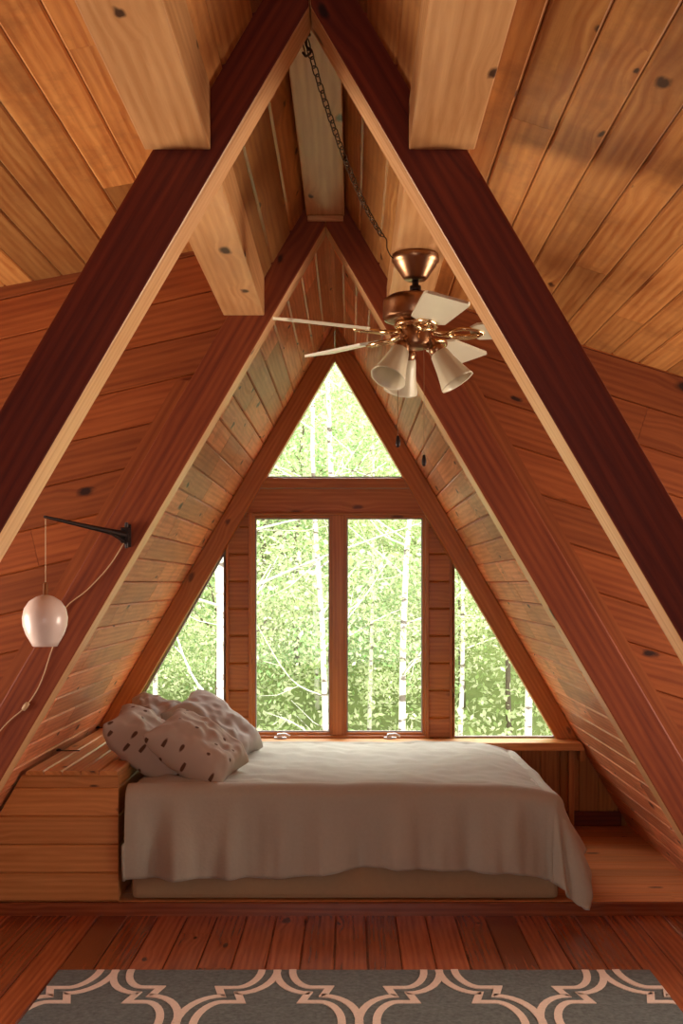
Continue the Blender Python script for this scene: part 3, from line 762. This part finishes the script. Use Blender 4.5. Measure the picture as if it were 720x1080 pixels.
for i, phd in enumerate((228, 348, 108)):
    ph = radians(phd); d = Vector((cos(ph), sin(ph), 0)); tilt = radians(32)
    ax = d*sin(tilt)-Vector((0,0,1))*cos(tilt)
    a0 = c+Vector((0,0,-.285))+d*.03; a1 = c+Vector((0,0,-.296))+d*.062
    bm = bmesh.new(); add_tube(bm, smooth_curve([a0, a0+d*.02+Vector((0,0,.012)), a1], 6), .009, 10)
    add_lathe(bm, [(0,-.004),(.020,-.004),(.026,.008),(.026,.022),(.022,.026),(0,.028)], a1, ax, 20)
    arm = obj('light_arm', bm, M['brass'], fan, smooth=True)
    bm = bmesh.new()
    def fl(u, h): return 1+(.035*abs(cos(u*pi*10)) if h > .09 else .012*cos(u*pi*20)*(h/.12))
    prof = [(r_*1.10, h_*1.08) for r_, h_ in [(.022,.020),(.027,.026),(.031,.045),(.037,.075),(.044,.105),(.049,.122),(.051,.128),(.047,.126),(.041,.104),(.034,.075),(.028,.045),(.024,.028)]]
    add_lathe(bm, prof, a1, ax, 60, fl)
    obj('glass_shade', bm, M['frost'], fan, smooth=True)
    bm = bmesh.new(); add_lathe(bm, [(0,.026),(.012,.028),(.013,.04),(.020,.06),(.022,.075),(.016,.09),(0,.096)], a1, ax, 18)
    obj('bulb', bm, M['white'], fan, smooth=True)
for px, py0, py1, D in ((419.5, 400, 466, 3.60), (447, 372, 486, 3.62)):
    a = W(px, py0, D); b = W(px, py1, D); a = Vector((a.x, D, FZ-.29)); top_ = c+Vector(((a.x-FX)*.9, -.03, -.285))
    bm = bmesh.new(); add_tube(bm, [top_, Vector((b.x, D, FZ-.34)), b], .0010, 6); obj('pull_chain', bm, M['brass'], fan)
    bm = bmesh.new(); add_lathe(bm, [(0,.02),(.004,.018),(.007,.004),(.008,-.008),(.005,-.016),(0,-.018)], b, seg=12); obj('pull_knob', bm, M['blackmetal'], fan, smooth=True)

# ------------------------------------------------------------ swag chain
p0 = W(323, 42, 2.98); p1 = W(403, 249, 3.60)
chain = empty('swag_chain', p0, 'dark metal chain swagged from the ridge hook down to the fan', 'chain')
bm = bmesh.new(); hk = Vector((p0.x, p0.y, CZ+1.438))
add_tube(bm, smooth_curve([hk, hk+Vector((0,0,-.03)), hk+Vector((.012,-.0,-.045)), hk+Vector((.0,0,-.058)), hk+Vector((-.010,0,-.048))], 6), .0035, 8)
add_lathe(bm, [(0,0),(.012,0),(.012,-.004),(0,-.006)], hk, seg=14); obj('hook', bm, M['chain'], chain, smooth=True)
bm = bmesh.new(); add_tube(bm, [W(321.5, 6, 2.90), W(322.5, 17, 2.91)], .006, 10); add_tube(bm, [W(323.5,20,2.92), W(323.5, 30, 2.93)], .009, 10); obj('plug', bm, M['white'], chain, smooth=True)
NL = 34
def cpt(t): p = p0.lerp(p1, t); p.z -= .10*4*t*(1-t)*.55; return p
link0 = None
bmL = bmesh.new(); ln = (p1-p0).length*1.05/NL
pts = []
for k in range(16):
    a = 2*pi*k/16; pts.append((cos(a)*.0085, 0, sin(a)*.0085+(ln*.30 if sin(a) > 0 else -ln*.30)))
add_tube(bmL, pts, .0019, 6, closed=True)
for i in range(NL):
    t = (i+.5)/NL; p = cpt(t); d = (cpt(min(1, t+.01))-cpt(max(0, t-.01))).normalized()
    if link0 is None: o = obj('chain_link', bmL, M['chain'], chain, smooth=True, world=False); link0 = o
    else: o = link0.copy(); COL.objects.link(o); o.parent = chain
    q = d.to_track_quat('Z', 'X') @ Matrix.Rotation((pi/2 if i % 2 else 0)+.3, 4, 'Z').to_quaternion()
    o.rotation_mode = 'QUATERNION'; o.rotation_quaternion = q; o.location = p-p0
bm = bmesh.new(); add_tube(bm, smooth_curve([W(404,249,3.6), W(407.5,253,3.6), W(408,262,3.6), W(412,270,3.61), W(416,273,3.62)], 5), .002, 6)
obj('fan_wire', bm, M['chain'], chain)
bm = bmesh.new(); e = smooth_curve([hk+Vector((0,0,-.06)), W(316,36,2.96), W(309,31,2.93)], 6); add_tube(bm, e, .0016, 6); obj('loose_wire', bm, M['chain'], chain)

# ------------------------------------------------------------ globe lamp on a swing arm
DB = Y2
base = W(135, 565, DB)
lamp = empty('pendant_lamp', (base.x, DB, base.z), 'round opal glass pendant lamp on a black swing arm, at the left rafter', 'lamp')
bm = bmesh.new(); add_box(bm, base.x-.013, base.x+.013, DB-.010, DB-.001, base.z-.045, base.z+.045, bevel=.003); add_tube(bm, [(base.x, DB-.03, base.z-.05), (base.x, DB-.03, base.z+.05)], .007, 10)
add_box(bm, base.x-.006, base.x+.006, DB-.03, DB-.008, base.z-.03, base.z+.03)
obj('wall_bracket', bm, M['blackmetal'], lamp)
DT = 3.98; tip = W(47, 545, DT); bs = Vector((base.x, DB-.03, base.z))
bm = bmesh.new(); add_tube(bm, [bs, bs.lerp(tip, .35), tip], [.016, .010, .005], 10); add_tube(bm, [bs+Vector((0,0,-.03)), bs.lerp(tip,.25)], .006, 8); add_box(bm, bs.x-.02, bs.x+.012, bs.y-.02, bs.y+.012, bs.z-.03, bs.z+.03, bevel=.003)
obj('swing_arm', bm, M['blackmetal'], lamp, smooth=False)
DT2 = DT; g = W(47, 628, DT2); gx = g.x
bm = bmesh.new(); add_tube(bm, [W(48, 547, DT2), W(48, 616, DT2)], .0018, 6); obj('hanging_cord', bm, M['cord'], lamp)
bm = bmesh.new(); st = W(48, 614, DT2); add_lathe(bm, [(0,0),(.006,0),(.009,-.006),(.009,-.045),(.012,-.050),(0,-.052)], st, seg=16); obj('socket', bm, M['brass'], lamp, smooth=True)
bm = bmesh.new(); gc = W(47.5, 628, DT2); hh = .178
add_lathe(bm, [(.010,.002),(.030,-.004),(.055,-.020),(.072,-.046),(.0785,-.078),(.076,-.105),(.066,-.135),(.052,-.160),(.042,-hh),(.038,-hh),(.050,-.155),(.062,-.130),(.070,-.100),(.072,-.075),(.065,-.045),(.048,-.022),(.010,-.004)], gc, seg=40)
obj('glass_globe', bm, M['globe'], lamp, smooth=True)
bm = bmesh.new(); add_lathe(bm, [(0,-.02),(.013,-.025),(.014,-.045),(.026,-.075),(.028,-.095),(.018,-.115),(0,-.12)], gc, seg=20); obj('bulb', bm, M['white'], lamp, smooth=True)
yy = DB-.008
cordp = [W(131,572,yy), W(115,597,yy), W(92,622,yy), W(70,640,yy), W(62,662,yy), W(53,690,yy), W(42,722,yy), W(27,745,yy), W(8,762,yy), W(-12,785,yy)]
bm = bmesh.new(); add_tube(bm, smooth_curve(cordp, 6), .0025, 6); cord = obj('power_cord', bm, M['cord'], lamp, smooth=True)
bm = bmesh.new(); q = W(27, 745, yy); add_lathe(bm, [(0,-.02),(.008,-.016),(.010,0),(.008,.016),(0,.02)], q, Vector((.6,0,.8)), 12); obj('cord_switch', bm, M['cord'], lamp, smooth=True)

# ------------------------------------------------------------ the woods outside
def ground_z(x, y):
    return -3.2 + max(0, y-14)*.30 + .35*sin(x*.4)+.25*sin(y*.5+x*.2)
bm = bmesh.new(); gx_ = frange(-45, 45, 46); gy_ = frange(8, 75, 40); gr = [[bm.verts.new((x, y, ground_z(x, y))) for y in gy_] for x in gx_]
for i in range(len(gx_)-1):
    for j in range(len(gy_)-1): bm.faces.new((gr[i][j], gr[i+1][j], gr[i+1][j+1], gr[i][j+1]))
tag(obj('ground', bm, M['ground'], smooth=True), kind='structure')

def add_leaf(bm, ti, p, s, rnd, flat=.6):
    n = Vector((rnd.gauss(0, 1), rnd.gauss(0, 1), rnd.gauss(0, 1)+flat)).normalized()
    u = n.orthogonal().normalized(); u.rotate(Matrix.Rotation(rnd.uniform(0, 6.28), 3, n)); v = n.cross(u)
    f = bm.faces.new([bm.verts.new(p+u*s*a+v*s*b) for a, b in ((-.6,0),(0,-.32),(.6,0),(0,.32))])
    t = rnd.random()
    for l in f.loops: l[ti] = (t, t, t, 1)
def crown_mesh(seed, h, rad, n, leaf, m, z0, lobes=14):
    rnd = random.Random(seed); bm = bmesh.new(); uv, ti = layers(bm); L_ = []
    for k in range(lobes):
        a = rnd.uniform(0, 6.28); zz = rnd.uniform(z0, h); rr = rad*(1-.55*(zz-z0)/(h-z0))*sqrt(rnd.random())
        L_.append((Vector((rr*cos(a), rr*sin(a), zz)), rnd.uniform(.25, .5)*rad))
    for i in range(n):
        cpt_, lr = rnd.choice(L_)
        d = Vector((rnd.gauss(0,1), rnd.gauss(0,1), rnd.gauss(0,.45))).normalized()*lr*rnd.random()**.4
        add_leaf(bm, ti, cpt_+d, leaf*rnd.uniform(.6, 1.4), rnd)
    me = bpy.data.meshes.new('crown'); bm.to_mesh(me); bm.free(); me.materials.append(m); return me
def trunk_mesh(seed, h, r, m, branches=9, lean=.3, twigs=2):
    rnd = random.Random(seed); bm = bmesh.new()
    P = [Vector((lean*(t**1.5)*h*.1*rnd.uniform(.7,1.3)+.06*sin(t*7+seed), .05*sin(t*5+seed), t*h)) for t in frange(0, 1, 9)]
    add_tube(bm, P, [r*(1-.75*t) for t in frange(0, 1, 9)], 9)
    for k in range(branches):
        t = rnd.uniform(.22, .95); q = P[int(t*8)].lerp(P[min(8, int(t*8)+1)], t*8-int(t*8)); a = rnd.uniform(0, 6.28); L_ = rnd.uniform(.9, 2.4)*(1.1-t*.6)
        d = Vector((cos(a), sin(a), rnd.uniform(.1, .9))); pts = [q, q+d*L_*.5+Vector((0,0,rnd.uniform(-.1,.15))), q+d*L_+Vector((0,0,rnd.uniform(-.1,.4)))]
        cv = smooth_curve(pts, 4); add_tube(bm, cv, [r*.26*(1-.8*i/(len(cv)-1)) for i in range(len(cv))], 5)
        for z in range(twigs):
            s0 = cv[rnd.randint(2, len(cv)-2)]; d2 = (d+Vector((rnd.gauss(0,.7), rnd.gauss(0,.7), rnd.gauss(0,.4)))).normalized()
            add_tube(bm, [s0, s0+d2*.5*L_*.5, s0+d2*.5*L_+Vector((0,0,.1))], [r*.10, r*.07, r*.03], 4)
    me = bpy.data.meshes.new('trunk'); bm.to_mesh(me); bm.free(); me.materials.append(m)
    for p in me.polygons: p.use_smooth = True
    return me
crowns = [crown_mesh(1, 8, 2.6, 15000, .052, M['leaf'], 1.6, 26), crown_mesh(2, 8, 2.4, 14000, .052, M['leaf2'], 2.0, 26), crown_mesh(3, 8, 2.8, 15000, .05, M['leaf'], 1.2, 26),
          crown_mesh(4, 7, 2.2, 15000, .045, M['needle'], .6, 24)]
thin = [crown_mesh(11, 9, 1.9, 3500, .055, M['leaf'], 2.5, 26), crown_mesh(12, 9, 2.0, 3000, .055, M['leaf2'], 2.5, 26)]
trunks = [trunk_mesh(21, 8.5, .052, M['birch'], 14), trunk_mesh(22, 8.5, .06, M['bark'], 14), trunk_mesh(23, 9, .045, M['birch'], 20, -.3, 4)]
def tree(name, x, y, tk, cr, sc_, label, group, rz=None, sq=1):
    z = ground_z(x, y)-.1
    t = empty(name, (x, y, z), label, 'tree', group)
    t.rotation_euler = (0, 0, R.uniform(0, 6.28) if rz is None else rz); t.scale = (sc_*sq, sc_*sq, sc_)
    a = bpy.data.objects.new('trunk', trunks[tk]); COL.objects.link(a); a.parent = t
    if cr is not None: b = bpy.data.objects.new('foliage', cr); COL.objects.link(b); b.parent = t
def atpx(px, D): return (px-370)*D/F+CX
tree('birch_tree', atpx(424, 15), 15, 0, thin[0], 1.1, 'white birch trunk standing outside the right-hand casement window', None, 0.3)
tree('birch_tree', atpx(228, 12), 12, 0, thin[1], 1.15, 'thick pale trunk outside the left triangular window', None, 2.0, 1.5)
tree('birch_tree', atpx(345, 14), 14, 0, thin[0], 1.0, 'pale trunk outside, just left of the window mullion', None, 4.0)
tree('birch_tree', atpx(557, 16), 16, 0, thin[1], 1.2, 'pale trunk outside the right triangular window', None, 1.0)
tree('birch_tree', atpx(352, 17), 17, 2, thin[1], 1.3, 'tall branching pale tree filling the top triangular window', None, .6)
TG = 'leafy trees of the hillside outside'
rnd = random.Random(5)
row = [(19, 9, 1.0), (23, 9, 1.05), (28, 11, 1.2), (34, 12, 1.3), (41, 13, 1.5), (50, 14, 1.7)]
for y, n, s_ in row:
    half = y*.27+2
    for i in range(n):
        x = -half+2*half*(i+rnd.uniform(.1, .9))/n+CX
        k = rnd.randint(0, 3)
        nm, lb = (('pine_tree', 'soft green pine among the leafy hillside trees outside the windows') if k == 3 else
                  (('tree', 'yellow green leafy tree on the hillside outside the windows') if k == 1 else ('tree', 'bright green leafy tree on the hillside outside the windows')))
        tree(nm, x, y+rnd.uniform(-1.5, 1.5), rnd.choice((0, 1, 1, 2)), crowns[k], s_*rnd.uniform(.8, 1.15), lb, TG+(' (pines)' if k == 3 else (' (yellow green)' if k == 1 else '')))
# scrub over the slope
bm = bmesh.new(); uv, ti = layers(bm); rnd = random.Random(9)
for i in range(40000):
    y = 12+34*rnd.random()**1.3; x = rnd.uniform(-1, 1)*(y*.27+2)+CX
    hgt = rnd.random()**1.5*2.6
    cl = mn.noise(Vector((x*.5, y*.5, 0)))
    add_leaf(bm, ti, Vector((x, y, ground_z(x, y)+hgt*(.55+.6*cl))), .05+.003*y*rnd.uniform(.6, 1.3), rnd)
tag(obj('undergrowth', bm, M['leaf2']), 'pale green scrub and saplings covering the slope below the windows', 'undergrowth', kind='stuff')
